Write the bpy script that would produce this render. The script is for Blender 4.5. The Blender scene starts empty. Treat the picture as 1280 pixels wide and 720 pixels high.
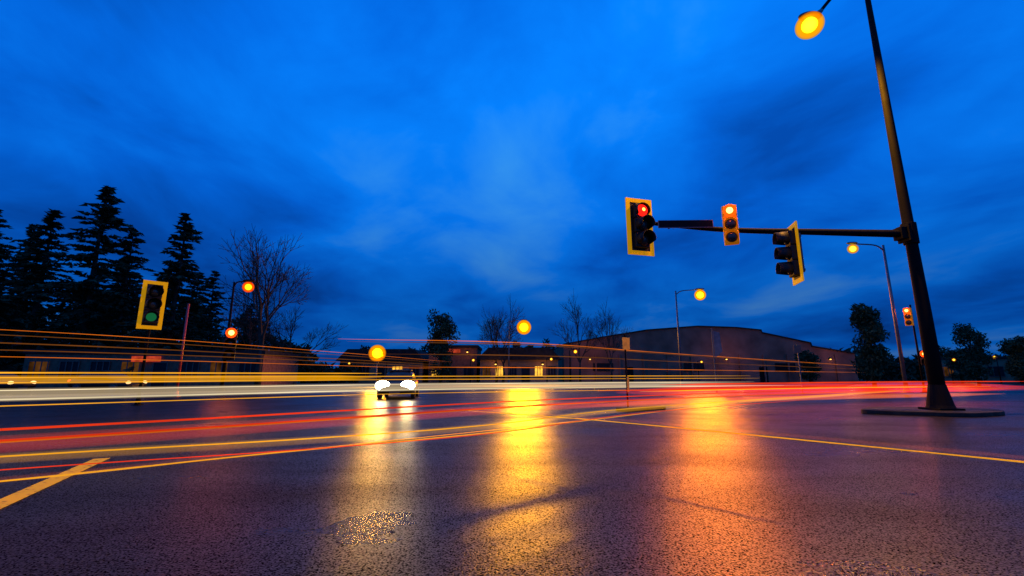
import bpy, math, random
from mathutils import Vector, Matrix
random.seed(11)
scene = bpy.context.scene
COL = scene.collection
R = math.radians

# ------------------------------------------------------------------ materials
def new_mat(name):
    m = bpy.data.materials.new(name); m.use_nodes = True
    nt = m.node_tree
    for n in list(nt.nodes): nt.nodes.remove(n)
    out = nt.nodes.new('ShaderNodeOutputMaterial')
    return m, nt, out

def surf(name, col, rough=0.5, metal=0.0, var=0.25, scale=4.0, bump=0.0, bscale=40.0, spec=0.5, emit=None):
    m, nt, out = new_mat(name)
    N, L = nt.nodes, nt.links
    b = N.new('ShaderNodeBsdfPrincipled')
    tc = N.new('ShaderNodeTexCoord')
    no = N.new('ShaderNodeTexNoise'); no.inputs['Scale'].default_value = scale
    no.inputs['Detail'].default_value = 5
    L.new(tc.outputs['Object'], no.inputs['Vector'])
    r = N.new('ShaderNodeValToRGB')
    r.color_ramp.elements[0].position = 0.3; r.color_ramp.elements[1].position = 0.7
    r.color_ramp.elements[0].color = tuple(c*(1-var) for c in col)+(1,)
    r.color_ramp.elements[1].color = tuple(min(1, c*(1+var)) for c in col)+(1,)
    L.new(no.outputs['Fac'], r.inputs['Fac']); L.new(r.outputs['Color'], b.inputs['Base Color'])
    b.inputs['Roughness'].default_value = rough
    b.inputs['Metallic'].default_value = metal
    b.inputs['Specular IOR Level'].default_value = spec
    if emit:
        b.inputs['Emission Color'].default_value = tuple(emit[0])+(1,)
        b.inputs['Emission Strength'].default_value = emit[1]
    if bump > 0:
        n2 = N.new('ShaderNodeTexNoise'); n2.inputs['Scale'].default_value = bscale
        L.new(tc.outputs['Object'], n2.inputs['Vector'])
        bp = N.new('ShaderNodeBump'); bp.inputs['Strength'].default_value = bump
        bp.inputs['Distance'].default_value = 0.02
        L.new(n2.outputs['Fac'], bp.inputs['Height']); L.new(bp.outputs['Normal'], b.inputs['Normal'])
    L.new(b.outputs[0], out.inputs['Surface'])
    return m

def glow(name, col, s, var=0.0, scale=1.0):
    m, nt, out = new_mat(name)
    e = nt.nodes.new('ShaderNodeEmission')
    e.inputs['Color'].default_value = tuple(col)+(1,)
    e.inputs['Strength'].default_value = s
    if var > 0:
        tc = nt.nodes.new('ShaderNodeTexCoord')
        no = nt.nodes.new('ShaderNodeTexNoise'); no.inputs['Scale'].default_value = scale
        nt.links.new(tc.outputs['Object'], no.inputs['Vector'])
        mr = nt.nodes.new('ShaderNodeMapRange')
        mr.inputs['From Min'].default_value = 0.3; mr.inputs['From Max'].default_value = 0.7
        mr.inputs['To Min'].default_value = s*(1-var); mr.inputs['To Max'].default_value = s*(1+var)
        nt.links.new(no.outputs['Fac'], mr.inputs['Value'])
        nt.links.new(mr.outputs[0], e.inputs['Strength'])
    nt.links.new(e.outputs[0], out.inputs['Surface'])
    return m

def volglow(name, col, s, absorb=None):
    m, nt, out = new_mat(name)
    e = nt.nodes.new('ShaderNodeEmission')
    e.inputs['Color'].default_value = tuple(col)+(1,)
    e.inputs['Strength'].default_value = s
    if absorb:   # lamp glow haze: absorbs sky blue so the glow stays amber
        a = nt.nodes.new('ShaderNodeVolumeAbsorption')
        a.inputs['Color'].default_value = (1, .95, .0, 1); a.inputs['Density'].default_value = absorb
        ad = nt.nodes.new('ShaderNodeAddShader')
        nt.links.new(e.outputs[0], ad.inputs[0]); nt.links.new(a.outputs[0], ad.inputs[1])
        nt.links.new(ad.outputs[0], out.inputs['Volume'])
    else:
        nt.links.new(e.outputs[0], out.inputs['Volume'])
    return m

def asphalt():
    m, nt, out = new_mat('wet_asphalt')
    N, L = nt.nodes, nt.links
    b = N.new('ShaderNodeBsdfPrincipled')
    tc = N.new('ShaderNodeTexCoord')
    def noise(scale, detail=4, mapping=None, rot=0):
        no = N.new('ShaderNodeTexNoise'); no.inputs['Scale'].default_value = scale
        no.inputs['Detail'].default_value = detail
        if mapping:
            mp = N.new('ShaderNodeMapping'); mp.inputs['Scale'].default_value = mapping
            mp.inputs['Rotation'].default_value = (0, 0, rot)
            L.new(tc.outputs['Object'], mp.inputs['Vector']); L.new(mp.outputs[0], no.inputs['Vector'])
        else:
            L.new(tc.outputs['Object'], no.inputs['Vector'])
        return no
    patch = noise(0.5, 3)
    streak = noise(0.7, 3, (0.35, 1.6, 1), R(-38))
    fine = noise(72, 4)
    vor = N.new('ShaderNodeTexVoronoi'); vor.inputs['Scale'].default_value = 80
    L.new(tc.outputs['Object'], vor.inputs['Vector'])
    cr = N.new('ShaderNodeValToRGB')
    cr.color_ramp.elements[0].position = 0.38; cr.color_ramp.elements[0].color = (0.005, 0.004, 0.003, 1)
    cr.color_ramp.elements[1].position = 0.68; cr.color_ramp.elements[1].color = (0.055, 0.036, 0.018, 1)
    L.new(fine.outputs['Fac'], cr.inputs['Fac']); L.new(cr.outputs[0], b.inputs['Base Color'])
    ad = N.new('ShaderNodeMath'); ad.operation = 'ADD'
    L.new(patch.outputs['Fac'], ad.inputs[0]); L.new(streak.outputs['Fac'], ad.inputs[1])
    mr = N.new('ShaderNodeMapRange')
    mr.inputs['From Min'].default_value = 0.6; mr.inputs['From Max'].default_value = 1.4
    mr.inputs['To Min'].default_value = 0.24; mr.inputs['To Max'].default_value = 0.40
    L.new(ad.outputs[0], mr.inputs['Value']); L.new(mr.outputs[0], b.inputs['Roughness'])
    sp = N.new('ShaderNodeMapRange')
    sp.inputs['From Min'].default_value = 0.42; sp.inputs['From Max'].default_value = 0.66
    sp.inputs['To Min'].default_value = 0.0; sp.inputs['To Max'].default_value = 0.5
    L.new(fine.outputs['Fac'], sp.inputs['Value'])
    sm = N.new('ShaderNodeMapRange')
    sm.inputs['From Min'].default_value = 0.7; sm.inputs['From Max'].default_value = 1.3
    sm.inputs['To Min'].default_value = 1.3; sm.inputs['To Max'].default_value = 0.3
    L.new(ad.outputs[0], sm.inputs['Value'])
    mu = N.new('ShaderNodeMath'); mu.operation = 'MULTIPLY'
    L.new(sp.outputs[0], mu.inputs[0]); L.new(sm.outputs[0], mu.inputs[1])
    L.new(mu.outputs[0], b.inputs['Specular IOR Level'])
    a2 = N.new('ShaderNodeMath'); a2.operation = 'ADD'
    L.new(fine.outputs['Fac'], a2.inputs[0]); L.new(vor.outputs['Distance'], a2.inputs[1])
    bp = N.new('ShaderNodeBump'); bp.inputs['Strength'].default_value = 0.7
    bp.inputs['Distance'].default_value = 0.003
    L.new(a2.outputs[0], bp.inputs['Height'])
    L.new(bp.outputs[0], b.inputs['Normal'])
    L.new(b.outputs[0], out.inputs['Surface'])
    return m

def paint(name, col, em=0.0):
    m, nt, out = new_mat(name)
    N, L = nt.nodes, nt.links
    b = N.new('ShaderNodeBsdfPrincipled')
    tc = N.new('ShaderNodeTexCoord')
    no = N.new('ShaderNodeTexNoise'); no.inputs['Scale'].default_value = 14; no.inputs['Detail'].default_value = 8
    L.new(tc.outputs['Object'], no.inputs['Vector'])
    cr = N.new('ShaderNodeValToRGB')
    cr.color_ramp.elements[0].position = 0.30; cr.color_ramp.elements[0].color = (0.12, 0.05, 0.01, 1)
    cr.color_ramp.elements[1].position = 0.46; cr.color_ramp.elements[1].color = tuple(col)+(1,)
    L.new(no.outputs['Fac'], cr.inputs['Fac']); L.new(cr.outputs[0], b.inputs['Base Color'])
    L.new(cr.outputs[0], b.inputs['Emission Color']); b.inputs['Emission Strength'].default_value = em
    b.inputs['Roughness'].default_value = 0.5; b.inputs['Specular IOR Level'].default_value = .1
    n2 = N.new('ShaderNodeTexNoise'); n2.inputs['Scale'].default_value = 60
    L.new(tc.outputs['Object'], n2.inputs['Vector'])
    bp = N.new('ShaderNodeBump'); bp.inputs['Strength'].default_value = 0.4; bp.inputs['Distance'].default_value = 0.004
    L.new(n2.outputs['Fac'], bp.inputs['Height']); L.new(bp.outputs[0], b.inputs['Normal'])
    L.new(b.outputs[0], out.inputs['Surface'])
    return m

M = dict(
    asphalt=asphalt(),
    soil=surf('dark_grass_ground', (0.03, 0.045, 0.02), 0.9, var=0.5, scale=0.6),
    concrete=surf('wet_concrete', (0.03, 0.026, 0.02), 0.6, var=0.6, scale=4, bump=0.5, bscale=60, spec=.15),
    kerb=surf('kerb_concrete', (0.04, 0.034, 0.028), 0.7, var=0.5, scale=3, bump=0.3, spec=.1),
    yellow=paint('yellow_road_paint_glow', (0.9, 0.38, 0.003), 0.36),  # emission stands in for headlight light falling on the paint
    white=paint('white_road_paint', (0.6, 0.6, 0.58)),
    steel=surf('dark_painted_steel', (0.006, 0.006, 0.007), 0.75, 0.0, var=0.3, scale=3, spec=.08),
    galv=surf('galvanised_steel', (0.10, 0.11, 0.13), 0.5, 0.5, var=0.2, scale=5),
    black=surf('signal_black', (0.010, 0.010, 0.011), 0.6, var=0.2, spec=.3),
    sigyelglow=surf('self_lit_signal_yellow', (0.9, 0.48, 0.005), 0.5, var=0.15, scale=6, emit=((1, .44, .0), .36), spec=.08),  # yellow border given emission to look lit; it is no lamp
    amberboxglow=surf('amber_housing_lamp_glow', (0.8, 0.34, 0.01), 0.5, var=0.15, scale=6, emit=((1, .28, .0), .2), spec=.08),  # housing emission paints in the glow of its red lamp
    oldyel=surf('weathered_yellow_panel', (0.5, 0.3, 0.04), 0.6, var=0.3, scale=8),
    lensoff=surf('dark_signal_lens', (0.03, 0.03, 0.025), 0.15),
    needles=surf('conifer_needles', (0.03, 0.05, 0.025), 0.8, var=0.6, scale=0.8, spec=.1),
    leaves=surf('leaf_foliage', (0.045, 0.07, 0.03), 0.7, var=0.6, scale=1.2, spec=.1),
    bark=surf('bark', (0.05, 0.04, 0.032), 0.9, var=0.4, scale=3, bump=0.5, bscale=20, spec=.1),
    brown=surf('brown_wall_panels', (0.26, 0.12, 0.08), 0.9, var=0.35, scale=0.4, bump=0.3, bscale=5, spec=.1),
    tan=surf('tan_stucco', (0.25, 0.16, 0.1), 0.9, var=0.2, scale=0.8, spec=.1),
    brick=surf('dark_brick', (0.2, 0.09, 0.06), 0.9, var=0.3, scale=3, spec=.1),
    roof=surf('dark_shingles', (0.03, 0.025, 0.024), 0.9, var=0.4, scale=2, spec=.1),
    trim=surf('grey_trim', (0.08, 0.07, 0.06), 0.7),
    glass=surf('dark_glass', (0.01, 0.012, 0.015), 0.3, spec=.2),
    carblack=surf('black_car_paint', (0.01, 0.011, 0.012), 0.4, 0.0, var=0.1, spec=.15),
    carred=surf('red_car_paint', (0.2, 0.02, 0.02), 0.3, 0.0, var=0.1, spec=.3),
    tyre=surf('tyre_rubber', (0.02, 0.02, 0.02), 0.8),
    rim=surf('alloy_rim', (0.1, 0.1, 0.11), 0.4, 0.9),
    signdark=surf('dark_sign_face', (0.006, 0.008, 0.01), 0.7, spec=.1),
    redtone=surf('red_tail_and_lit_post', (0.5, 0.04, 0.03), 0.5),  # post: red light put into its colour; also unlit tail lights
    bluegrey=surf('blue_grey_banner', (0.09, 0.12, 0.15), 0.8),
    amber=volglow('sodium_lens_glow', (1.0, 0.25, 0.0), 2.0, 9),
    amberfar=volglow('sodium_globe_glow', (1.0, 0.28, 0.0), 1.1, 6),
    ambered=volglow('orange_red_globe_glow', (1.0, 0.07, 0.0), 2.6, 9),
    bulb=volglow('sodium_bulb', (1.0, 0.8, 0.25), 12),
    bulbfar=volglow('sodium_far_bulb', (1.0, 0.75, 0.22), 6),
    bulbred=volglow('orange_bulb', (1.0, 0.35, 0.05), 14),
    sigbulb=glow('hot_signal_bulb', (1.0, 0.6, 0.10), 5),
    sigbulbred=glow('red_signal_bulb', (1.0, 0.30, 0.05), 5),
    addedlamp=glow('added_wall_lamp_lens', (1.0, 0.5, 0.08), 4),
    redon=glow('red_signal_on', (1.0, 0.012, 0.006), 1.8),
    redhot=glow('red_signal_hot', (1.0, 0.05, 0.002), 2.8),
    greenon=glow('green_signal_on', (0.05, 0.9, 0.3), 0.12),
    head=glow('headlight_on', (1.0, 0.92, 0.75), 14),
    headdim=glow('far_headlight_on', (1.0, 0.6, 0.25), 1.5),
    tail=glow('tail_light_on', (1.0, 0.04, 0.02), 3),
    window=glow('lit_window', (1.0, 0.5, 0.05), 1.1, 0.6, 1.5),
    windowdim=glow('dim_window', (1.0, 0.36, 0.08), 0.06, 0.8, 1.0),
    signred=glow('red_shop_light', (1.0, 0.10, 0.04), 0.4, 0.5, 2),
)

# ------------------------------------------------------------------ mesh builder
class MB:
    def __init__(s): s.v = []; s.f = []
    def quadverts(s, pts, faces):
        o = len(s.v); s.v += [tuple(p) for p in pts]; s.f += [tuple(i+o for i in f) for f in faces]
    def box(s, c, d, rz=0):
        x, y, z = d[0]/2, d[1]/2, d[2]/2
        p = [(-x,-y,-z),(x,-y,-z),(x,y,-z),(-x,y,-z),(-x,-y,z),(x,-y,z),(x,y,z),(-x,y,z)]
        m = Matrix.Rotation(rz, 3, 'Z')
        s.quadverts([m @ Vector(q)+Vector(c) for q in p],
            [(0,3,2,1),(4,5,6,7),(0,1,5,4),(1,2,6,5),(2,3,7,6),(3,0,4,7)])
    def tube(s, pts, rads, n=8, cap=True, flat=1.0):
        pts = [Vector(p) for p in pts]; k = len(pts); o = len(s.v)
        if not hasattr(rads, '__len__'): rads = [rads]*k
        for i, p in enumerate(pts):
            t = (pts[min(i+1, k-1)]-pts[max(i-1, 0)])
            if t.length < 1e-6: t = Vector((0, 0, 1))
            t.normalize()
            up = Vector((0, 0, 1)) if abs(t.z) < 0.93 else Vector((1, 0, 0))
            a = t.cross(up).normalized(); b = a.cross(t).normalized()
            for j in range(n):
                th = 2*math.pi*j/n
                s.v.append(tuple(p+rads[i]*(math.cos(th)*a+math.sin(th)*flat*b)))
        for i in range(k-1):
            for j in range(n):
                s.f.append((o+i*n+j, o+(i+1)*n+j, o+(i+1)*n+(j+1) % n, o+i*n+(j+1) % n))
        if cap:
            s.f.append(tuple(o+j for j in range(n))); s.f.append(tuple(o+(k-1)*n+j for j in range(n))[::-1])
    def ball(s, c, r, seg=16, ring=10):
        if not hasattr(r, '__len__'): r = (r, r, r)
        o = len(s.v); c = Vector(c)
        s.v.append((c.x, c.y, c.z+r[2]))
        for i in range(1, ring):
            ph = math.pi*i/ring
            for j in range(seg):
                th = 2*math.pi*j/seg
                s.v.append((c.x+r[0]*math.sin(ph)*math.cos(th), c.y+r[1]*math.sin(ph)*math.sin(th), c.z+r[2]*math.cos(ph)))
        s.v.append((c.x, c.y, c.z-r[2])); e = len(s.v)-1
        for j in range(seg):
            s.f.append((o, o+1+j, o+1+(j+1) % seg))
            for i in range(ring-2):
                a = o+1+i*seg; s.f.append((a+j, a+seg+j, a+seg+(j+1) % seg, a+(j+1) % seg))
            a = o+1+(ring-2)*seg; s.f.append((e, a+(j+1) % seg, a+j))
    def prism(s, poly, z0, z1):
        n = len(poly); o = len(s.v)
        s.v += [(x, y, z0) for x, y in poly]+[(x, y, z1) for x, y in poly]
        s.f.append(tuple(o+i for i in range(n))[::-1]); s.f.append(tuple(o+n+i for i in range(n)))
        for i in range(n):
            j = (i+1) % n; s.f.append((o+i, o+j, o+n+j, o+n+i))
    def prism_y(s, poly, y0, y1):
        n = len(poly); o = len(s.v)
        s.v += [(x, y0, z) for x, z in poly]+[(x, y1, z) for x, z in poly]
        s.f.append(tuple(o+i for i in range(n))); s.f.append(tuple(o+n+i for i in range(n))[::-1])
        for i in range(n):
            j = (i+1) % n; s.f.append((o+i, o+n+i, o+n+j, o+j))
    def obj(s, name, mat, parent=None, loc=(0, 0, 0), rz=0, smooth=False, bevel=0, **props):
        me = bpy.data.meshes.new(name); me.from_pydata(s.v, [], s.f); me.update()
        if smooth:
            for p in me.polygons: p.use_smooth = True
        me.materials.append(mat)
        ob = bpy.data.objects.new(name, me); COL.objects.link(ob)
        ob.location = loc; ob.rotation_euler = (0, 0, rz)
        if parent: ob.parent = parent
        if bevel:
            b = ob.modifiers.new('bevel', 'BEVEL'); b.width = bevel; b.segments = 2; b.limit_method = 'ANGLE'
        for k, v in props.items(): ob[k] = v
        return ob

def empty(name, loc, rz=0, label='', category='', group=None):
    e = bpy.data.objects.new(name, None); COL.objects.link(e)
    e.empty_display_size = 0.3
    e.location = loc; e.rotation_euler = (0, 0, rz)
    e['label'] = label; e['category'] = category
    if group: e['group'] = group
    return e

def lamp(name, loc, col, power, rad, parent=None, aim=None, cone=150):
    l = bpy.data.lights.new(name, 'SPOT' if aim else 'POINT'); l.color = col; l.energy = power; l.shadow_soft_size = rad
    o = bpy.data.objects.new(name, l); COL.objects.link(o); o.location = loc
    if aim:
        l.spot_size = R(cone); l.spot_blend = .5
        o.rotation_euler = Vector(aim).to_track_quat('-Z', 'Y').to_euler()
    if parent: o.parent = parent
    return o

def copy_thing(root, loc, rz, scale=1.0, label=None):
    def rec(o, par):
        c = o.copy(); COL.objects.link(c)
        if par is not None: c.parent = par
        for ch in o.children: rec(ch, c)
        return c
    c = rec(root, None)
    c.location = loc; c.rotation_euler = (0, 0, rz); c.scale = (scale,)*3 if not hasattr(scale, '__len__') else scale
    if label: c['label'] = label
    return c

def catmull(pts, n=14):
    P = [Vector(p) for p in pts]; P = [2*P[0]-P[1]]+P+[2*P[-1]-P[-2]]
    out = []
    for i in range(1, len(P)-2):
        for k in range(n):
            t = k/n
            out.append(0.5*((2*P[i])+(-P[i-1]+P[i+1])*t+(2*P[i-1]-5*P[i]+4*P[i+1]-P[i+2])*t*t+(-P[i-1]+3*P[i]-3*P[i+1]+P[i+2])*t**3))
    out.append(P[-2]); return out

# ------------------------------------------------------------------ ground
g = MB(); g.quadverts([(-1500, -60, 0), (1500, -60, 0), (1500, 2500, 0), (-1500, 2500, 0)], [(0, 1, 2, 3)])
g.obj('ground', M['soil'], kind='structure')
g = MB(); g.quadverts([(-140, -20, 0.004), (160, -20, 0.004), (160, 8, 0.004), (160, 150, 0.004), (130, 150, 0.004), (32, 45, 0.004), (-30, 33, 0.004), (-140, 30, 0.004)], [(0, 1, 2, 3, 4, 5, 6, 7)])
g.obj('road', M['asphalt'], kind='structure')

def strip(p0, p1, w, z=0.008):
    p0, p1 = Vector(p0), Vector(p1); d = (p1-p0).normalized(); n = Vector((-d.y, d.x))*w/2
    m = MB(); m.quadverts([(*(p0-n), z), (*(p1-n), z), (*(p1+n), z), (*(p0+n), z)], [(0, 1, 2, 3)]); return m
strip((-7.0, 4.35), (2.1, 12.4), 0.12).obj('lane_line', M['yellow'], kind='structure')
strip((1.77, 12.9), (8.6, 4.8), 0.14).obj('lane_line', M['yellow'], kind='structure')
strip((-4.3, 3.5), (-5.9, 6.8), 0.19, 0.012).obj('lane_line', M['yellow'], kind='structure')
strip((13.5, 12.0), (24, 8), 0.14).obj('lane_line', M['white'], kind='structure')
strip((-30, 24), (-8, 31), 0.14).obj('lane_line', M['white'], kind='structure')

def rounded(poly, r, n=5):
    out = []
    k = len(poly)
    for i in range(k):
        p, a, b = Vector(poly[i]), Vector(poly[i-1]), Vector(poly[(i+1) % k])
        s = p+(a-p).normalized()*r; e = p+(b-p).normalized()*r
        for j in range(n+1):
            t = j/n; out.append(tuple((1-t)**2*s+2*t*(1-t)*p+t*t*e))
    return out
isl = [(10.6, 14.3), (12.9, 13.0), (14.9, 13.8), (15.2, 15.2), (12.2, 15.6)]
m = MB(); m.prism(rounded(isl, 0.7), 0.0, 0.13)
m.obj('traffic_island', M['kerb'], bevel=0.02, kind='structure')
cx = sum(p[0] for p in isl)/5; cy = sum(p[1] for p in isl)/5
m = MB(); m.prism(rounded([(cx+(x-cx)*0.86, cy+(y-cy)*0.8) for x, y in isl], 0.55), 0.13, 0.136)
m.obj('pavement', M['concrete'], kind='structure')
m = MB(); m.prism(rounded([(3.4, 15.5), (3.8, 15.1), (5.4, 16.0), (5.0, 16.5)], 0.2), 0, 0.10)
m.obj('road_median', M['kerb'], bevel=0.02, kind='structure')
m = MB(); m.prism([(-140, 30), (-30, 33), (32, 45), (130, 150), (127, 152), (31, 47.5), (-30, 36), (-140, 33)], 0, 0.13)
m.obj('pavement', M['kerb'], kind='structure')
m = MB(); m.prism(rounded([(24.5, 16.5), (60, 12), (90, 40), (34, 27.5)], 2.5), 0, 0.13)
m.obj('pavement', M['concrete'], bevel=0.02, kind='structure')

# ------------------------------------------------------------------ traffic signals (front faces local -Y, origin at centre)
def signal(loc, rz, lit='red', s=1.0, plate=True, housing='black', label='', power=0, name='traffic_signal', sections=3, hot=False, border=None, pw=0.68):
    e = empty(name, loc, rz, label, 'traffic light', 'traffic lights at the junction')
    e.scale = (s, s, s)
    hh = 0.36; tot = hh*sections
    hm = M['black'] if housing == 'black' else (M['amberboxglow'] if hot else M['sigyelglow'])
    b = MB()
    for i in range(sections):
        z = (sections-1)/2*hh-i*hh
        b.box((0, 0.0, z), (0.36, 0.2, hh-0.012))
    b.box((0, 0.0, 0), (0.3, 0.16, tot-.05))
    b.obj('housing', hm, e, bevel=0.025)
    if plate:
        b = MB(); W, H = pw, tot+0.3
        b.box((0, 0.03, 0), (W, 0.012, H)); b.obj('backplate', M['black'], e)
        b = MB(); t = 0.1
        for sx in (-1, 1): b.box((sx*(W/2-t/2+0.004), 0.026, 0), (t, 0.03, H+0.01))
        for sz in (-1, 1): b.box((0, 0.026, sz*(H/2-t/2+0.004)), (W-2*t+0.006, 0.03, t))
        b.obj('backplate_border', border or M['sigyelglow'], e)
    for i in range(sections):
        z = (sections-1)/2*hh-i*hh
        on = (lit == 'red' and i == 0) or (lit == 'green' and i == sections-1)
        lr = .165 if (on and hot) else (.12 if lit == 'green' and on else .145)
        b = MB(); b.ball((0, -0.1, z), (lr, 0.09, lr), 18, 8)
        ln = b.obj('lens', ((M['redhot'] if hot else M['redon']) if lit == 'red' else M['greenon']) if on else M['lensoff'], e, smooth=True)
        if on and lit == 'red':
            br = .085 if hot else .045
            b = MB(); b.ball((0, -0.17, z), br, 14, 8); b.obj('bulb', M['sigbulb'] if hot else M['sigbulbred'], ln, smooth=True)
        v = MB(); n = 16
        dep = 0.2 if (housing != 'black' or on) else 0.36
        for k in range(n+1):
            th = R(-40)+R(260)*k/n
            for (y, r) in ((-0.09, 0.172), (-dep if k not in (0, n) else -0.16, 0.162)):
                v.v.append((r*math.cos(th), y, z+r*math.sin(th)))
        for k in range(n): v.f.append((2*k, 2*k+1, 2*k+3, 2*k+2))
        ob = v.obj('visor', hm, e, smooth=True)
        sd = ob.modifiers.new('thick', 'SOLIDIFY'); sd.thickness = 0.008
        if on and power:
            lamp('lens_light', (0, -0.29, z), (1.0, 0.12, 0.0) if hot else (1, .05, .0), power, 0.028 if hot else 0.018, e, aim=(0, -1, -.1), cone=165)
            if hot: lamp('lens_glow', (0, -0.45, z), (1.0, 0.10, 0.0), 9, .03, e)
    b = MB(); b.tube([(0, 0.16, -tot/2+0.1), (0, 0.16, tot/2-0.05)], 0.03, 8)
    b.box((0, 0.13, tot/2-0.12), (0.08, 0.12, 0.05)); b.box((0, 0.13, -tot/2+0.15), (0.08, 0.12, 0.05))
    b.obj('bracket', M['galv'], e)
    return e

# ------------------------------------------------------------------ big signal pole
PX, PY = 13.1, 14.13
pole = empty('signal_pole', (PX, PY, 0.136), 0, 'tall dark tapered steel signal pole with mast arm and orange lamp', 'signal pole')
b = MB(); b.tube([(0, 0, 0.06), (0, 0, 3), (-.02, 0, 6), (-.04, 0, 10), (-.06, 0, 15.6)], [0.21, 0.185, 0.155, 0.12, 0.075], 20)
b.obj('pole_shaft', M['steel'], pole, smooth=True)
b = MB(); b.box((0, 0, 0.03), (0.75, 0.75, 0.06))
b.tube([(0, 0, 0.06), (0, 0, 0.14), (0, 0, 0.5), (0, 0, 0.75)], [0.36, 0.33, 0.26, 0.215], 20)
for a in range(4):
    b.tube([(0.3*math.cos(a*1.57+.785), 0.3*math.sin(a*1.57+.785), 0.05), (0.3*math.cos(a*1.57+.785), 0.3*math.sin(a*1.57+.785), 0.17)], 0.025, 6)
b.obj('pole_base', M['steel'], pole)
b = MB(); b.tube([(-.02, 0, 5.25), (-.02, 0, 5.95)], 0.21, 20); b.box((-.28, 0, 5.6), (0.3, 0.36, 0.4)); b.box((-.2,0,5.6),(0.08,0.5,0.56))
b.obj('arm_clamp', M['steel'], pole, bevel=0.01)
b = MB(); b.tube(catmull([(-.2, 0, 5.6), (-3, 0, 5.66), (-6.1, 0, 5.74), (-8.9, 0, 6.0)]), [0.13-0.07*i/42 for i in range(43)], 14)
b.obj('mast_arm', M['steel'], pole, smooth=True)
b = MB(); b.tube(catmull([(-.06, 0, 15.3), (-.6, 0, 15.25), (-1.3, 0, 14.7), (-1.95, -.05, 13.95)]), 0.06, 10)
b.obj('lamp_arm', M['steel'], pole, smooth=True)
b = MB(); b.ball((-2.3, -0.05, 13.80), (0.42, 0.22, 0.12), 20, 10); b.tube([(-1.85, -.05, 14.05), (-2.15, -.05, 13.8)], [0.07, 0.1], 10)
lh = b.obj('lamp_head', M['galv'], pole, smooth=True)
b = MB(); b.ball((-2.38, -0.07, 13.40), (0.46, 0.46, 0.44), 24, 16)
b.obj('lamp_lens_glow', M['amber'], lh, smooth=True)  # oversized glow volume standing for the lamp's halo
b = MB(); b.ball((-2.38, -0.07, 13.42), 0.26, 20, 12); b.obj('bulb', M['bulb'], lh, smooth=True)
lamp('sodium_light', (-2.38, -0.07, 12.8), (1.0, 0.40, 0.01), 8500, 0.14, pole, aim=(-.15, -.25, -1), cone=165)

signal((4.18, 13.95, 5.93), R(16), 'red', 1.38, True, 'black', 'black traffic light with yellow bordered backplate showing red, on mast arm', 60)
signal((7.04, 13.8, 5.92), R(-22), 'red', 1.2, False, 'yellow', 'yellow traffic light showing a bright red lamp on mast arm', 520, hot=True)
signal((9.0, 13.85, 4.98), R(-104), 'none', 1.38, True, 'black', 'unlit black traffic light with yellow bordered backplate, turned sideways', 0, pw=.6)
e = empty('street_name_sign', (5.62, 13.86, 5.98), R(-2), 'long dark street name sign hanging on the mast arm', 'street sign')
b = MB(); b.box((0, 0, 0), (1.75, 0.03, 0.22)); b.obj('sign_panel', M['signdark'], e, bevel=0.01)
b = MB()
for sx in (-1, 1): b.box((sx*0.865, -0.002, 0), (0.025, 0.045, 0.25))
for sz in (-1, 1): b.box((0, -0.002, sz*0.118), (1.75, 0.04, 0.02))
b.obj('sign_frame', M['galv'], e)
for sx in (-0.5, 0.5):
    b = MB(); b.box((sx, 0.08, 0), (0.05, 0.15, 0.22)); b.obj('sign_bracket', M['steel'], e)

def post_with_base(name, loc, h, r, mat, label, cat, group=None):
    e = empty(name, loc, 0, label, cat, group)
    b = MB(); b.tube([(0, 0, 0.02), (0, 0, h)], [r, r*0.8], 12); b.obj('post_shaft', mat, e, smooth=True)
    b = MB(); b.box((0, 0, 0.02), (r*5, r*5, 0.04)); b.tube([(0, 0, 0.04), (0, 0, 0.3)], [r*2.1, r*1.2], 12); b.obj('post_base', mat, e)
    b = MB(); b.ball((0, 0, h), (r, r, r*0.7), 10, 6); b.obj('post_cap', mat, e, smooth=True)
    return e
post_with_base('signal_post', (-14.75, 18.2, 0.0), 4.9, 0.055, M['steel'], 'slim dark steel post carrying a traffic light', 'post')
signal((-14.6, 18.0, 3.97), R(46), 'green', 1.42, True, 'black', 'black traffic light with bright yellow border, faint green lamp', 0, pw=.56)

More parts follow.
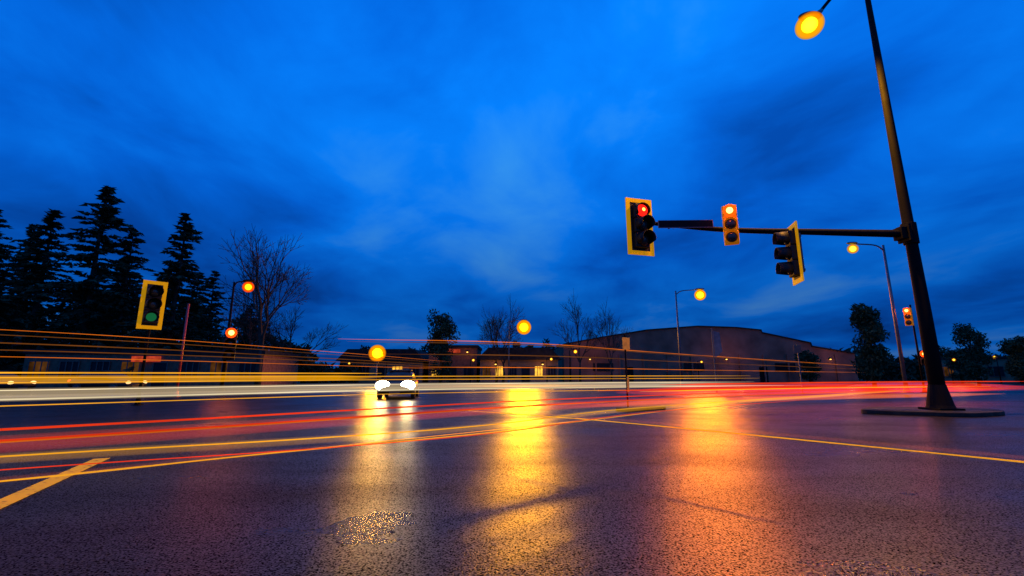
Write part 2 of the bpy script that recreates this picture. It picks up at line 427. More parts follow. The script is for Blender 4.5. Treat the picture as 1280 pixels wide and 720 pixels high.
# ------------------------------------------------------------------ street lamps
def street_lamp(loc, h, arm, ang, power, head_r, lens, label, lcol=(1.0, 0.45, 0.06), mat='galv', r=0.09, globe=False, lr=0.12, aim=(0, -1, -.25), bulb='bulb'):
    e = empty('street_lamp', loc, 0, label, 'street lamp', 'lit street lamps around the junction')
    b = MB(); b.tube([(0, 0, 0.1), (0, 0, h*0.5), (0, 0, h)], [r*1.25, r, r*0.7], 12); b.obj('lamp_post', M[mat], e, smooth=True)
    b = MB(); b.box((0, 0, 0.02), (r*5, r*5, 0.04)); b.tube([(0, 0, 0.04), (0, 0, 0.45)], [r*2, r*1.35], 12); b.obj('post_base', M[mat], e)
    dx, dy = math.cos(ang), math.sin(ang)
    if globe:
        b = MB(); b.tube([(0, 0, h-0.05), (0, 0, h+0.14)], [r*1.8, r*2.2], 12)
        hd = b.obj('lamp_head', M[mat], e)
        c = Vector((0, 0, h+0.1+head_r))
    else:
        b = MB(); b.tube(catmull([(0, 0, h-0.35), (dx*arm*0.3, dy*arm*0.3, h-0.02), (dx*arm, dy*arm, h+0.05)], 8), r*0.5, 8)
        b.obj('lamp_arm', M[mat], e, smooth=True)
        cxp, cyp = dx*(arm+head_r*.7), dy*(arm+head_r*.7)
        k = min(1, head_r/.4)
        b = MB(); b.ball((cxp, cyp, h+0.1), (.45*k, .26*k, .1*k), 16, 8)
        hd = b.obj('lamp_head', M[mat], e, smooth=True)
        c = Vector((cxp, cyp, h-head_r*.9))
    b = MB(); b.ball(c, head_r, 24, 16); b.obj('lamp_lens_glow', M[lens], hd, smooth=True)  # oversized volumes: lamp glow put into lens and bulb shape
    b = MB(); b.ball(c, head_r*.6, 20, 12); b.obj('bulb', M[bulb], hd, smooth=True)  # oversized: lamp glow in bulb shape
    a = Vector(aim).normalized()
    lamp('sodium_light', c+a*(head_r*.5+lr+.03), lcol, power, lr, e, aim=aim)
    return e
street_lamp((15.6, 42, 0.1), 8.9, 1.8, R(-12), 13000, 0.52, 'amber', 'grey street lamp with short arm and lit orange head', lcol=(1, 0.22, 0.0), lr=.2, aim=(-.35, -1, -.3))
street_lamp((23.2, 27, 0.13), 9.0, 1.8, R(183), 200, 0.3, 'amber', 'grey street lamp with curved arm beside the far kerb', lcol=(1, 0.35, 0.02), lr=.1, aim=(-.3, -.6, -1))
street_lamp((-0.4, 58, 0.1), 7.9, 1.3, R(-10), 24000, 0.95, 'amberfar', 'street lamp glowing bright yellow before the shop', lcol=(1, 0.38, 0.0), lr=0.3, aim=(0, -1, -.25), bulb='bulbfar')
street_lamp((-13.4, 45, 0.1), 2.2, 0, 0, 4600, 0.85, 'amberfar', 'low globe street lamp glowing bright yellow', lcol=(1, 0.45, 0.02), globe=True, lr=0.3, aim=(.3, -1, -.15), bulb='bulbfar')
street_lamp((-19.3, 30.5, 0.1), 7.4, 0.7, R(5), 120, 0.38, 'ambered', 'street lamp glowing orange-red in front of bare tree', lcol=(1, 0.2, 0.0), mat='steel', lr=.1, bulb='bulbred')
sl = street_lamp((7.9, 62, 0.1), 4.4, 0.6, R(0), 40, 0.28, 'amber', 'small distant street lamp glowing yellow', mat='steel', r=0.07)
for (x, y, s, rz) in ((-28, 58, .8, 2), (-22, 60, .62, 0), (-16, 58, .85, 3), (-5.2, 57, .7, 1), (4.6, 60, .75, 0), (27, 66, .7, 0), (62, 58, .8, 1), (54, 56, .7, 0)):
    copy_thing(sl, (x, y, 0.05), rz, s)

signal((23.85, 26.8, 4.6), R(-55), 'red', 1.0, False, 'yellow', 'small yellow traffic light showing red beside lamp post', 30, hot=True)
signal((24.35, 26.7, 2.15), R(-42), 'red', 1.25, False, 'black', 'small black pedestrian signal showing red', 60, sections=2, name='pedestrian_signal', hot=True)
post_with_base('signal_post', (24.25, 27.0, 0.13), 5.2, 0.06, M['steel'], 'slim dark steel post carrying small traffic lights', 'post')
signal((-18.9, 30.2, 3.2), R(32), 'red', 2.0, False, 'black', 'black traffic light showing red on lamp post', 90, hot=True)

e = empty('marker_sign', (3.95, 15.75, 0.10), 0, 'slim post with yellow marker panels standing on the median nose', 'road sign')
b = MB(); b.tube([(0, 0, 0), (0, 0, 2.45)], 0.03, 8); b.obj('post_shaft', M['steel'], e)
b = MB(); b.box((0, -0.045, 2.15), (0.34, 0.02, 0.42)); b.obj('sign_panel', M['oldyel'], e, rz=R(30), bevel=0.006)
b = MB(); b.box((0, -0.045, 0.75), (0.12, 0.02, 0.5)); b.obj('sign_panel', M['oldyel'], e, rz=R(40), bevel=0.006)
b = MB(); b.ball((0, 0, 2.47), (0.045, 0.045, 0.03), 8, 6); b.obj('post_cap', M['steel'], e)
e = empty('banner_post', (13.6, 30.5, 0.0), 0, 'grey post with narrow pale blue banner', 'banner')
b = MB(); b.tube([(0, 0, 0), (0, 0, 4.3)], 0.05, 8); b.obj('post_shaft', M['galv'], e)
b = MB(); b.quadverts([(0.06, 0, 4.1), (0.5, .02, 4.0), (0.62, .06, 2.7), (0.08, 0, 2.3)], [(0, 1, 2, 3)])
o = b.obj('banner_cloth', M['bluegrey'], e); o.modifiers.new('t', 'SOLIDIFY').thickness = 0.02
e = empty('road_sign', (19.6, 31, 0.0), R(-25), 'small square road sign on thin post', 'road sign')
b = MB(); b.tube([(0, 0, 0), (0, 0, 3.2)], 0.04, 8); b.obj('post_shaft', M['galv'], e)
b = MB(); b.box((0, -0.06, 2.9), (0.45, 0.02, 0.5)); b.obj('sign_panel', M['trim'], e, bevel=0.02)
e = post_with_base('marker_post', (-18.4, 25.2, 0.0), 5.1, 0.07, M['redtone'], 'tall thin post beside the road, coloured as lit red', 'post')

# ------------------------------------------------------------------ car
def loft(mb, secs, n=16, p=3.2):
    o = len(mb.v)
    for (y, zb, zt, hb, ht) in secs:
        zc, zh = (zb+zt)/2, (zt-zb)/2
        for j in range(n):
            th = 2*math.pi*(j+0.5)/n; c, s_ = math.cos(th), math.sin(th)
            xx = math.copysign(abs(c)**(2/p), c); zz = math.copysign(abs(s_)**(2/p), s_)
            hw = hb+(ht-hb)*(zz+1)/2
            mb.v.append((xx*hw, y, zc+zz*zh))
    for i in range(len(secs)-1):
        for j in range(n):
            mb.f.append((o+i*n+j, o+(i+1)*n+j, o+(i+1)*n+(j+1) % n, o+i*n+(j+1) % n))
    mb.f.append(tuple(o+j for j in range(n))); mb.f.append(tuple(o+(len(secs)-1)*n+j for j in range(n))[::-1])
def car(loc, rz, paintm, label, lights='head', power=0, hs=1.0):
    e = empty('car', loc, rz, label, 'car', 'cars around the junction')
    b = MB(); loft(b, [(-2.22, .34, .6, .7, .62), (-2.1, .24, .72, .84, .78), (-1.6, .2, .8, .9, .84), (-.9, .2, .92, .91, .85), (.9, .2, .97, .91, .85), (1.8, .22, .98, .9, .82), (2.12, .28, .92, .86, .78), (2.22, .4, .8, .76, .7)])
    b.obj('body', paintm, e, smooth=True)
    b = MB(); loft(b, [(-1.05, .8, .93, .8, .7), (-.25, .8, 1.38, .82, .62), (.7, .8, 1.4, .82, .62), (1.35, .8, 1.28, .8, .6), (1.85, .8, .98, .78, .68)], p=4)
    b.obj('window', M['glass'], e, smooth=True)
    b = MB(); loft(b, [(-.3, 1.36, 1.41, .6, .54), (.1, 1.38, 1.45, .62, .56), (.7, 1.38, 1.45, .62, .56), (1.2, 1.3, 1.36, .58, .52)], p=4)
    b.obj('roof', paintm, e, smooth=True)
    b = MB(); b.box((0, -2.2, .42), (0.9, 0.08, 0.16)); b.obj('grille', M['black'], e, bevel=.02)
    b = MB(); b.box((0, -2.24, .3), (0.5, 0.03, 0.12)); b.obj('number_plate', M['trim'], e)
    for sx in (-1, 1):
        for y in (-1.35, 1.35):
            w = MB(); w.tube([(sx*0.72, y, .33), (sx*0.92, y, .33)], .33, 20); wo = w.obj('wheel', M['tyre'], e, bevel=.03)
            w = MB(); w.tube([(sx*0.90, y, .33), (sx*0.935, y, .33)], [.21, .19], 14); w.obj('rim', M['rim'], wo)
        h = MB(); h.ball((sx*0.6, -2.12, .66), (0.17*hs, 0.1, 0.115*hs), 14, 8); h.obj('headlight', M[lights] if lights else M['trim'], e, smooth=True)
        t = MB(); t.ball((sx*0.68, 2.14, .76), (0.14, 0.07, 0.09), 12, 6); t.obj('tail_light', M['tail'] if lights else M['redtone'], e, smooth=True)
        mr = MB(); mr.ball((sx*0.96, -.75, .98), (.1, .06, .07), 10, 6); mr.obj('mirror', paintm, e, smooth=True)
        if power: lamp('headlight_beam', (sx*0.6, -2.45, .68), (1, .62, .16), power, .22, e, aim=(0, -1, -.03), cone=120)
    return e
car((-6.0, 24.5, 0.004), R(8), M['carblack'], 'dark car with bright white headlights waiting at the junction', 'head', 120, 2.1)
c1 = car((-34, 30.2, 0.004), R(80), M['carblack'], 'dark parked car with its lights on beside the shop', 'headdim')
copy_thing(c1, (-27.5, 31.2, 0.004), R(84))
c2 = car((-39, 28.8, 0.004), R(200), M['carred'], 'dark red parked car with lights off', None)
copy_thing(c2, (44, 36, 0.004), R(140)); copy_thing(c1, (50, 41, 0.004), R(-30)); copy_thing(c1, (57, 47, 0.004), R(-32))

# ------------------------------------------------------------------ buildings
e = empty('warehouse', (8, 70, 0), 0, 'long low brown hall with shallow stepped roofline', 'building')
prof = [(0, 0), (45, 0), (45, 4.3), (38.5, 5.4), (38.4, 5.9), (31, 7.5), (30.9, 7.9), (27, 8.3), (21, 8.5), (13, 7.9), (5.5, 6.7), (0, 5.7)]
b = MB(); b.prism_y(prof, 0, 24); b.obj('wall', M['brown'], e)
b = MB()
top = prof[2:]
for (x0, z0), (x1, z1) in zip(top[:-1], top[1:]):
    b.quadverts([(x0, -.2, z0+.02), (x1, -.2, z1+.02), (x1, 24.3, z1+.02), (x0, 24.3, z0+.02), (x0, -.2, z0+.18), (x1, -.2, z1+.18), (x1, 24.3, z1+.18), (x0, 24.3, z0+.18)],
        [(0, 1, 2, 3), (4, 7, 6, 5), (0, 4, 5, 1), (1, 5, 6, 2), (2, 6, 7, 3), (3, 7, 4, 0)])
b.obj('roof', M['roof'], e)
for x in (6, 20, 34):
    b = MB(); b.box((x, -.04, 2.3), (3.0, .1, 1.0)); w = b.obj('window', M['glass'], e)
    f = MB()
    for k in range(5): f.box((x-1.5+k*.75, -.12, 2.3), (.08, .05, 1.1))
    for z in (1.76, 2.84): f.box((x, -.12, z), (3.1, .06, .08))
    f.obj('frame', M['roof'], w)
for x in (10, 30.6): 
    b = MB(); b.box((x, -.05, 1.15), (1.2, .12, 2.3)); b.obj('door', M['steel'], e, bevel=.02)
for k in range(12):
    b = MB(); b.box((1.2+k*3.7, -.14, 2.1), (.22, .22, 4.2)); b.obj('pilaster', M['brown'], e)
for x in (4, 25, 41):  # wall lamps added to brighten the hall front
    b = MB(); b.box((x, -.22, 3.6), (.34, .3, .2)); wl = b.obj('added_wall_lamp', M['steel'], e, bevel=.03)
    b = MB(); b.ball((x, -.26, 3.46), (.12, .11, .07), 12, 8); b.obj('lamp_lens_glow', M['addedlamp'], wl, smooth=True)  # lens of the added wall lamp
    lamp('facade_fill', (x, -4.0, 4.2), (1, .34, .07), 110, .15, e)  # added fill light, standing well off the wall

def shop(loc, w, d, h, wallm, label, rz=0, pitched=True, lit=(), signm=None, nwin=5, wl=0):
    e = empty('shop', loc, rz, label, 'building')
    b = MB(); b.box((0, d/2, h/2), (w, d, h)); b.obj('wall', M[wallm], e)
    b = MB()
    if pitched:
        b.prism_y([(-w/2-.5, h+.01), (w/2+.5, h+.01), (w/2-1.2, h+1.7), (-w/2+1.2, h+1.7)], -.6, d+.6)
    else:
        b.box((0, d/2, h+.2), (w+.3, d+.3, .38))
    b.obj('roof', M['roof'], e)
    for i in range(nwin):
        x = -w/2+w*(i+.5)/nwin; ww = w/nwin*.62
        if i == nwin//2:
            b = MB(); b.box((x, -.03, 1.1), (1.1, .1, 2.2)); b.obj('door', M['glass'], e)
            f = MB(); f.box((x-.6, -.06, 1.13), (.08, .16, 2.26)); f.box((x+.6, -.06, 1.13), (.08, .16, 2.26)); f.box((x, -.06, 2.26), (1.12, .16, .08)); f.obj('door_frame', M['trim'], e)
            continue
        b = MB(); b.box((x, -.03, 1.6), (ww, .08, 1.4)); wo = b.obj('window', M['window'] if i in lit else (M['windowdim'] if (i*7) % 3 == 0 else M['glass']), e)
        f = MB()
        for k in range(4): f.box((x-ww/2+k*ww/3, -.1, 1.6), (.07, .06, 1.48))
        f.box((x, -.1, .88), (ww+.1, .1, .07)); f.box((x, -.1, 2.33), (ww+.1, .08, .07)); f.obj('frame', M['trim'], wo)
    if signm:
        b = MB(); b.box((0, -.12, h-.45), (min(2.4, w*.3), .16, .5)); b.obj('sign_panel', M[signm], e, bevel=.02)
    if wl:  # added wall lamps, with fill lights standing off the facade
        for x in (-w*.3, w*.3):
            b = MB(); b.box((x, -.2, h-.5), (.3, .28, .18)); o = b.obj('added_wall_lamp', M['steel'], e, bevel=.03)
            b = MB(); b.ball((x, -.24, h-.63), (.12, .1, .07), 12, 8); b.obj('lamp_lens_glow', M['addedlamp'], o, smooth=True)  # lens of the added wall lamp
            lamp('facade_fill', (x, -1.5, h-.8), (1, .38, .08), wl, .12, e)
    return e
shop((1.0, 64, 0), 11, 9, 3.2, 'tan', 'low tan shop with hipped roof and bright yellow windows', lit=(1, 4), nwin=6, wl=45)
shop((-8.6, 66, 0), 7, 9, 5.0, 'brick', 'brick building with flat roof and red lit sign', pitched=False, lit=(0,), signm='signred', nwin=3, wl=25)
shop((-19, 66, 0), 12, 8, 3.1, 'tan', 'low shop with dark pitched roof and dim windows', lit=(3,), nwin=5, wl=0)
shop((-33, 41, 0), 20, 9, 3.0, 'brick', 'long low brick shop with dim lit windows', R(6), False, lit=(), signm='signred', nwin=8)
shop((-60, 40, 0), 20, 9, 3.2, 'tan', 'long low shop with dark roof under conifers', R(10), True, lit=(), nwin=8)
shop((72, 66, 0), 16, 9, 3.4, 'tan', 'low shop beside distant trees with lit windows', R(-35), False, lit=(1, 4), nwin=6)

# ------------------------------------------------------------------ trees
def leafcard(mb, p, s, d=None):
    a = Vector((random.uniform(-1, 1), random.uniform(-1, 1), random.uniform(-1, 1))).normalized() if d is None else d
    b_ = a.cross(Vector((random.uniform(-1, 1), random.uniform(-1, 1), random.uniform(-1, 1)))).normalized()
    o = len(mb.v)
    mb.v += [tuple(p-b_*s*.32), tuple(p+b_*s*.32), tuple(p+a*s)]; mb.f.append((o, o+1, o+2))

def conifer_mesh(seed, r=0.19, gap=0.0):
    random.seed(seed); H = 10.0
    t = MB(); t.tube([(0, 0, 0), (0.05, 0, 3), (0, .05, 7), (0, 0, 9.9)], [.17, .13, .07, .01], 8)
    c = MB(); z = 0.9+gap
    while z < 9.9:
        f = (z-.9)/9.0
        env = r*H*((1-f)**.7)*(0.6+.65*random.random())+.05
        nb = random.randint(4, 7)
        for k in range(nb):
            if random.random() < .12: continue
            a = random.uniform(0, 2*math.pi); L_ = env*random.uniform(.45, 1.25)
            dz = random.uniform(-.35, .1)+.35*f
            dr = Vector((math.cos(a), math.sin(a), dz)).normalized()
            pts = [Vector((0, 0, z))+dr*L_*q+Vector((0, 0, -.16*L_*(q*q)+.1*max(0, q-.7))) for q in (0, .35, .7, 1)]
            c.tube(pts, [.03, .02, .012, .004], 3, False)
            n = int(5+L_*12)
            for i in range(n):
                q = (i+.5)/n
                p = pts[0].lerp(pts[-1], q)+Vector((0, 0, .05*math.sin(q*3)))
                side = Vector((-dr.y, dr.x, 0))*random.choice((-1, 1))
                d = (dr*.8+side*random.uniform(.2, 1)+Vector((0, 0, random.uniform(-.7, .15)))).normalized()
                for _ in range(2):
                    leafcard(c, p+Vector((random.uniform(-.05, .05), random.uniform(-.05, .05), random.uniform(-.06, .03))), random.uniform(.14, .32), d)
        z += random.uniform(.15, .32)
    return t, c
def tree_thing(name, t, c, loc, s, label, matc, group, rz=0, smoothc=False):
    e = empty(name, loc, rz, label, 'tree', group); e.scale = s
    t.obj('trunk', M['bark'], e, smooth=True); c.obj('crown', matc, e)
    return e
con = []
for i, (sd, r, gp) in enumerate(((1, .24, .5), (2, .2, .3), (3, .26, .2))):
    t, c = conifer_mesh(sd, r, gp); con.append((t, c))
lay = [(0, -51, 42, 17.2, 1.1), (1, -48.4, 45, 18.2, 1.25), (0, -43, 45, 20.8, 1.15), (2, -42.3, 48, 17.5, 1.0), (1, -34.3, 45, 17.8, 1.2), (2, -34, 50, 13, .95), (1, -55.5, 47, 15, 1.1), (2, -39, 50, 13.5, 1.1), (0, -46, 52, 15, 1.15), (2, -30.5, 52, 9.5, 1.1), (0,-58,52,19,1.0), (2, -52, 55, 14.5, 1.2), (1, -40, 56, 14, 1.2)]
proto = {}
for k, x, y, h, w in lay:
    sc = (h/10*w, h/10*w, h/10)
    if k not in proto:
        proto[k] = tree_thing('conifer_tree', con[k][0], con[k][1], (x, y, 0), sc, 'tall dark conifer with ragged drooping branches', M['needles'], 'conifers beside the road')
    else:
        copy_thing(proto[k], (x, y, 0), x*1.7, sc)

def bare_mesh(seed, H=10.0, spread=.55, depth=7):
    random.seed(seed); t = MB(); c = MB()
    def grow(p, d, L_, r, lev):
        mid = p+d*L_*.5+Vector((random.uniform(-1, 1), random.uniform(-1, 1), 0))*L_*.07
        q = p+d*L_
        (t if lev == 0 else c).tube([p, mid, q], [r, r*.85, r*.68], 7 if lev < 2 else (4 if lev < 4 else 3), lev < 1)
        if lev >= depth: return
        n = 3 if lev < 6 else 2
        for i in range(n):
            a = 2*math.pi*(i+random.random()*.7)/n+lev
            sp = spread*random.uniform(.4, 1.15)*(0.25 if i == 0 else 1)
            u = d.orthogonal().normalized(); v = d.cross(u)
            nd = (d*math.cos(sp)+(u*math.cos(a)+v*math.sin(a))*math.sin(sp)+Vector((0, 0, .08))).normalized()
            if random.random() < .06 and lev > 2: continue
            grow(q, nd, L_*(random.uniform(.78, .9) if i == 0 else random.uniform(.55, .8)), max(r*(.72 if i == 0 else .55), .010), lev+1)
    grow(Vector((0, 0, 0)), Vector((0.02, 0, 1)), 1.8, .15, 0)
    mz = max(v[2] for v in c.v); k = H/mz
    for mb in (t, c): mb.v = [(x*k, y*k, z*k) for x, y, z in mb.v]
    return t, c
bl = [(21, .75, -23.3, 42, 15.3, 1.0), (22, .75, -24, 50, 9, 1.1), (24, .7, -1.2, 62, 12.4, .85), (25, .7, 9.4, 63, 13.4, .78), (26, .7, 14.3, 66, 12.6, .78), (27, .75, -26.5, 46, 11.5, 1.0), (28, .7, -2.2, 64, 10.8, 1.0)]
for sd, sp, x, y, h, w in bl:
    t, c = bare_mesh(sd, 10, sp, 7)
    tree_thing('bare_tree', t, c, (x, y, 0), (h/10*w, h/10*w, h/10), 'bare winter tree with fine branching twigs', M['bark'], 'bare trees behind the road', rz=sd)

def leafy_mesh(seed, n=5200, spread=1.0):
    random.seed(seed); t = MB(); c = MB()
    t.tube([(0, 0, 0), (.05, 0, 2), (0, 0, 5)], [.25, .2, .08], 8)
    cl = []
    for _ in range(30):
        z = random.uniform(1.4, 8.7); w = 1.55*math.sin(math.pi*min(1, (z-.2)/10.2))**.6
        a = random.uniform(0, 6.28); q = random.random()**.5
        cl.append((Vector((math.cos(a)*w*q*spread, math.sin(a)*w*q*spread, z)), random.uniform(.7, 1.3)))
    for p, r in cl:
        t.tube([(0, 0, min(4.5, p.z*.6)), tuple(p)], [.07, .02], 4)
    for i in range(n):
        p, r = random.choice(cl)
        d = Vector((random.gauss(0, 1), random.gauss(0, 1), random.gauss(0, 1))).normalized()
        leafcard(c, p+d*r*random.random()**.45, random.uniform(.22, .5))
    return t, c
t, c = leafy_mesh(5, 7000)
a = tree_thing('leafy_tree', t, c, (35.6, 45, 0), (.8, .8, .88), 'dark rounded leafy tree behind the kerb', M['leaves'], 'leafy trees beyond the junction')
t, c = leafy_mesh(6, 5200, 1.2)
b2 = tree_thing('leafy_tree', t, c, (51, 50, 0), (.65, .65, .72), 'dark rounded leafy tree behind the kerb', M['leaves'], 'leafy trees beyond the junction')
copy_thing(a, (67, 60, 0), 2, (.75, .75, .66)); copy_thing(b2, (61, 62, 0), 1, (.7, .7, .5)); copy_thing(a, (76, 60, 0), 1.1, .55)
copy_thing(b2, (-9.4, 60, 0), 2.1, (.85, .85, 1.0)); copy_thing(b2, (43, 66, 0), 0.4, (.7, .7, .5))

def belt(x0, x1, y0, y1, hfun, n, size, label):
    m = MB()
    for i in range(n):
        x = random.uniform(x0, x1); y = y0+(y1-y0)*(x-x0)/(x1-x0)+random.uniform(-2, 2)
        z = hfun(x)*random.random()**.8
        leafcard(m, Vector((x, y, z)), random.uniform(.5, 1)*size)
    return m.obj('woods', M['needles'], kind='stuff', label=label, category='woods')
hf = lambda x: 7+1.8*math.sin(x*.31)+1.2*math.sin(x*.83+1)+.9*math.sin(x*2.1)
belt(-110, -22, 60, 64, lambda x: hf(x)*min(1, max(.35, (-x-14)/25))+(4 if x < -42 else 0), 22000, 1.0, 'dark belt of conifers and shrubs behind the shops')
belt(-30, 12, 90, 90, lambda x: .8*hf(x), 7000, 1.0, 'dark line of shrubs behind the shops')
belt(56, 190, 85, 110, lambda x: .65*hf(x), 14000, 1.3, 'dark distant tree line beyond the road')

# ------------------------------------------------------------------ light streaks left by passing traffic (real curves at lamp height)
WHT = glow('headlight_streak', (1.0, .82, .5), .8, .35, .25)
YEL = glow('amber_streak', (1.0, .42, .02), .95, .35, .3)
ORG = glow('orange_streak', (1.0, .20, .01), .75, .4, .3)
DIM = glow('faint_orange_streak', (1.0, .3, .05), .14, .5, .3)
RED = glow('red_streak', (1.0, .05, .01), .85, .4, .3)
VW = volglow('soft_white_streak', (1.0, .74, .42), 1.3)
VY = volglow('soft_yellow_streak', (1.0, .42, .0), 2.2)
VR = volglow('soft_red_streak', (1.0, .03, .0), 1.3)
VO = volglow('soft_orange_streak', (1.0, .16, .0), 2.0)
def trail(pts, z, r, mat, col, flat=1.0):
    P = catmull([(x, y, z) if len(p) == 2 else tuple(p) for p in pts for (x, y) in [p[:2]]], 16)
    n = len(P)
    rr = [r*min(1, .15+6*min(i, n-1-i)/n) for i in range(n)]
    m = MB(); m.tube(P, rr, 8 if r < .05 else 14, True, flat)
    m.obj('light_trail', mat, smooth=True, label='thin curved streak of %s light above the road' % col, category='light trail', group='light streaks over the road')
def off(pts, dx, dy): return [(p[0]+dx, p[1]+dy) for p in pts]
W = [(-17, 6.0), (-11.1, 10.0), (-4.2, 16.0), (4.5, 19.6), (13.4, 22.6)]
trail(W, .66, .018, WHT, 'white'); trail(off(W, .4, -.7), .68, .010, WHT, 'white'); trail(off(W, .8, -1.5), .6, .01, YEL, 'amber')
trail(off(W, -.1, 0), .68, .075, VW, 'soft white', 1.0); trail(off(W, -.6, .9), .76, .12, VW, 'soft white')
trail(off(W, -.8, 1.2), .82, .012, WHT, 'white')
trail(off(W, -.4, 1.4), 1.0, .012, YEL, 'amber'); trail(off(W, -.6, 1.9), 1.12, .014, YEL, 'amber')
trail([(-19, 9), (-13, 12.5), (-9, 16.5), (-6, 21)], 1.24, .02, YEL, 'amber')
trail([(-19, 9), (-13, 12.5), (-9, 16.5), (-6, 21)], 1.06, .12, VY, 'soft yellow')
Hh = [(-17, 3.5), (-9.3, 8.2), (-6.5, 16.7), (-4, 30)]
trail(Hh, 2.0, .006, ORG, 'orange'); trail(off(Hh, -.3, .3), 1.93, .008, DIM, 'faint orange'); trail(off(Hh, -.6, .6), 1.8, .012, DIM, 'faint orange')
trail(off(Hh, -.8, 1.2), 1.55, .007, ORG, 'orange'); trail(off(Hh, .2, .9), 1.65, .01, DIM, 'faint orange')
F = [(-6, 15.5), (1.3, 18.2), (12.9, 30), (60, 75)]
trail(F, 2.4, .014, ORG, 'orange'); trail(off(F, .4, -.2), 2.3, .014, DIM, 'faint orange'); trail(off(F, 1, .2), 1.9, .016, DIM, 'faint orange')
trail(off(F, 1.5, .4), 1.45, .012, ORG, 'orange')
Rr = [(-8, 2.2), (-4.7, 4.3), (.99, 9.5), (8.5, 14.2), (17.9, 18.8), (24, 20.5)]
trail(Rr, .6, .011, RED, 'red'); trail(off(Rr, .2, -.3), .62, .006, ORG, 'orange'); trail(off(Rr, -.3, .4), .66, .012, RED, 'red')
trail(off(Rr, -.1, .15), .55, .085, VR, 'soft red', 1)
trail([(2.5, 13.5), (8.5, 16.2), (16, 19.5), (23, 21.5)], .72, .024, RED, 'red'); trail([(5, 15.5), (10, 18.0), (17, 21), (26, 23)], .85, .028, RED, 'red')
trail([(4.5, 16.2), (9.5, 18.6), (16, 21.2), (24, 23)], .6, .018, YEL, 'amber')
trail([(3.5, 15.4), (10, 18.2), (17, 21), (25, 22)], .6, .22, VR, 'soft red')
trail([(1.5, 12.2), (7, 15.4), (14, 18), (22, 20.5)], .35, .09, VO, 'soft orange')
A = [(-6.5, 1.9), (-3.8, 3.5), (-1.84, 4.5), (-.2, 5.7), (2.3, 8.4), (9.1, 14.0), (16, 18.2)]
A = [(x, min(y, 13.4) if 9 <= x < 10 else y) for x, y in A]
trail(A, .6, .006, YEL, 'amber'); trail(off(A,.2,-.25), .55, .004, RED, 'red')
trail(off(A,.0,.05), .58, .04, VY, 'soft yellow')
B = [(-6, 1.9), (-3.65, 3.4), (-2.4, 4.5), (-.2, 6.2), (1.35, 7.8), (6, 12.5)]
trail(B, .45, .005, YEL, 'amber'); trail(B, .46, .022, VO, 'soft orange')
C = [(-1.5, 10.2), (1.1, 8.0), (2.76, 6.2), (4.45, 4.1), (5.6, 2.4)]
trail(C, .45, .006, YEL, 'amber'); trail(off(C, .15, .2), .46, .02, VO, 'soft orange')

# ------------------------------------------------------------------ world
w = bpy.data.worlds.new("World"); scene.world = w; w.use_nodes = True
nt = w.node_tree; N, L = nt.nodes, nt.links
for n in list(N): N.remove(n)
out = N.new('ShaderNodeOutputWorld'); bg = N.new('ShaderNodeBackground')
tc = N.new('ShaderNodeTexCoord'); sep = N.new('ShaderNodeSeparateXYZ'); L.new(tc.outputs['Generated'], sep.inputs[0])
def math_(op, a, b=None):
    n = N.new('ShaderNodeMath'); n.operation = op
    for i, v in enumerate((a, b)):
        if v is None: continue
        if isinstance(v, (int, float)): n.inputs[i].default_value = v
        else: L.new(v, n.inputs[i])
    return n.outputs[0]
zc = math_('MAXIMUM', sep.outputs['Z'], 0.0)
den = math_('ADD', zc, 0.16)
cmb = N.new('ShaderNodeCombineXYZ')
L.new(math_('DIVIDE', sep.outputs['X'], den), cmb.inputs[0]); L.new(math_('DIVIDE', sep.outputs['Y'], den), cmb.inputs[1])
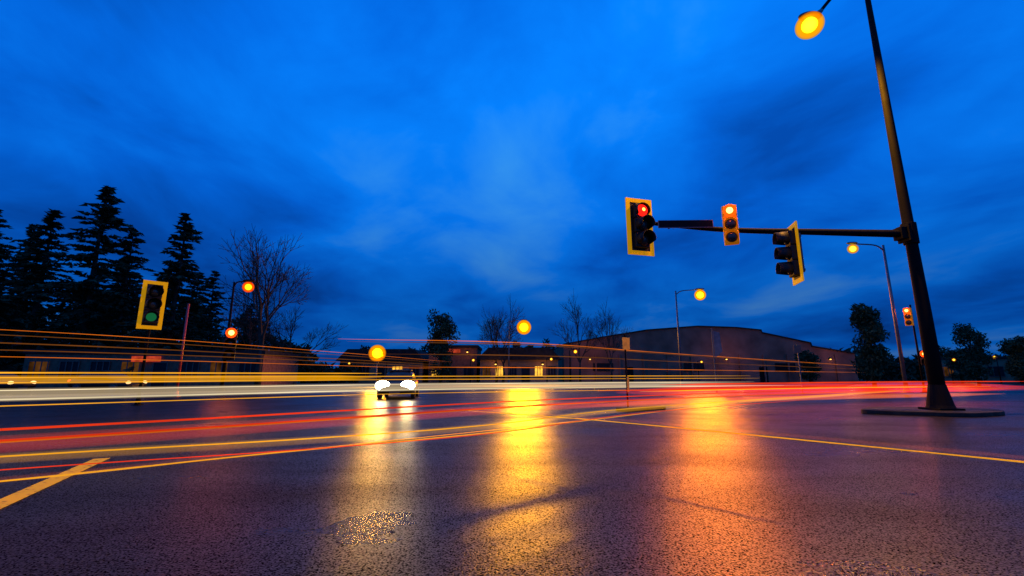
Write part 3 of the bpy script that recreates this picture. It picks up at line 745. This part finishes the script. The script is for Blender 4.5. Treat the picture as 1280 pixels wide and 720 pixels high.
def wn(scale, mapping, loc, rot=0, detail=5, rough=.5, dist=0.0):
    mp = N.new('ShaderNodeMapping'); mp.inputs['Scale'].default_value = mapping; mp.inputs['Location'].default_value = loc
    mp.inputs['Rotation'].default_value = (0, 0, rot)
    L.new(cmb.outputs[0], mp.inputs['Vector'])
    n = N.new('ShaderNodeTexNoise'); n.inputs['Scale'].default_value = scale; n.inputs['Detail'].default_value = detail
    n.inputs['Roughness'].default_value = rough; n.inputs['Distortion'].default_value = dist
    L.new(mp.outputs[0], n.inputs['Vector']); return n.outputs['Fac']
big = wn(.75, (1.0, .55, 1), (3.2, 1.1, 0), R(12), 4, .45, .3)
fin = wn(1.7, (1.0, .8, 1), (0, 4, 0), R(25), 6, .55, .4)
mix = math_('ADD', math_('MULTIPLY', big, .62), math_('MULTIPLY', fin, .38))
cl = N.new('ShaderNodeValToRGB'); L.new(mix, cl.inputs['Fac'])
E = cl.color_ramp.elements
E[0].position = .37; E[0].color = (.001, .085, .50, 1)
E[1].position = .66; E[1].color = (.04, .36, 1.0, 1)
e_ = E.new(.45); e_.color = (.001, .15, .80, 1)
e_ = E.new(.54); e_.color = (.002, .235, 1.05, 1)
hor = N.new('ShaderNodeValToRGB'); L.new(zc, hor.inputs['Fac'])
H_ = hor.color_ramp.elements
H_[0].position = 0; H_[0].color = (.9, .34, .34, 1)
H_[1].position = .6; H_[1].color = (1, 1, 1, 1)
x = H_.new(.16); x.color = (.9, .47, .49, 1)
x = H_.new(.34); x.color = (.9, .74, .78, 1)
mm = N.new('ShaderNodeMix'); mm.data_type = 'RGBA'; mm.blend_type = 'MULTIPLY'; mm.inputs[0].default_value = 1
L.new(cl.outputs[0], mm.inputs[6]); L.new(hor.outputs[0], mm.inputs[7])
L.new(mm.outputs[2], bg.inputs['Color']); bg.inputs['Strength'].default_value = 1.0
L.new(bg.outputs[0], out.inputs[0])

# ------------------------------------------------------------------ camera
cam = bpy.data.cameras.new('Camera'); co = bpy.data.objects.new('Camera', cam); COL.objects.link(co)
cam.lens = 15.75; cam.sensor_width = 36; cam.clip_end = 5000; cam.clip_start = .05
co.location = (0, 0, 1.2); co.rotation_euler = (R(100.9), 0, 0)
scene.camera = co
scene.view_settings.view_transform = 'Standard'; scene.view_settings.look = 'None'; scene.view_settings.exposure = 0
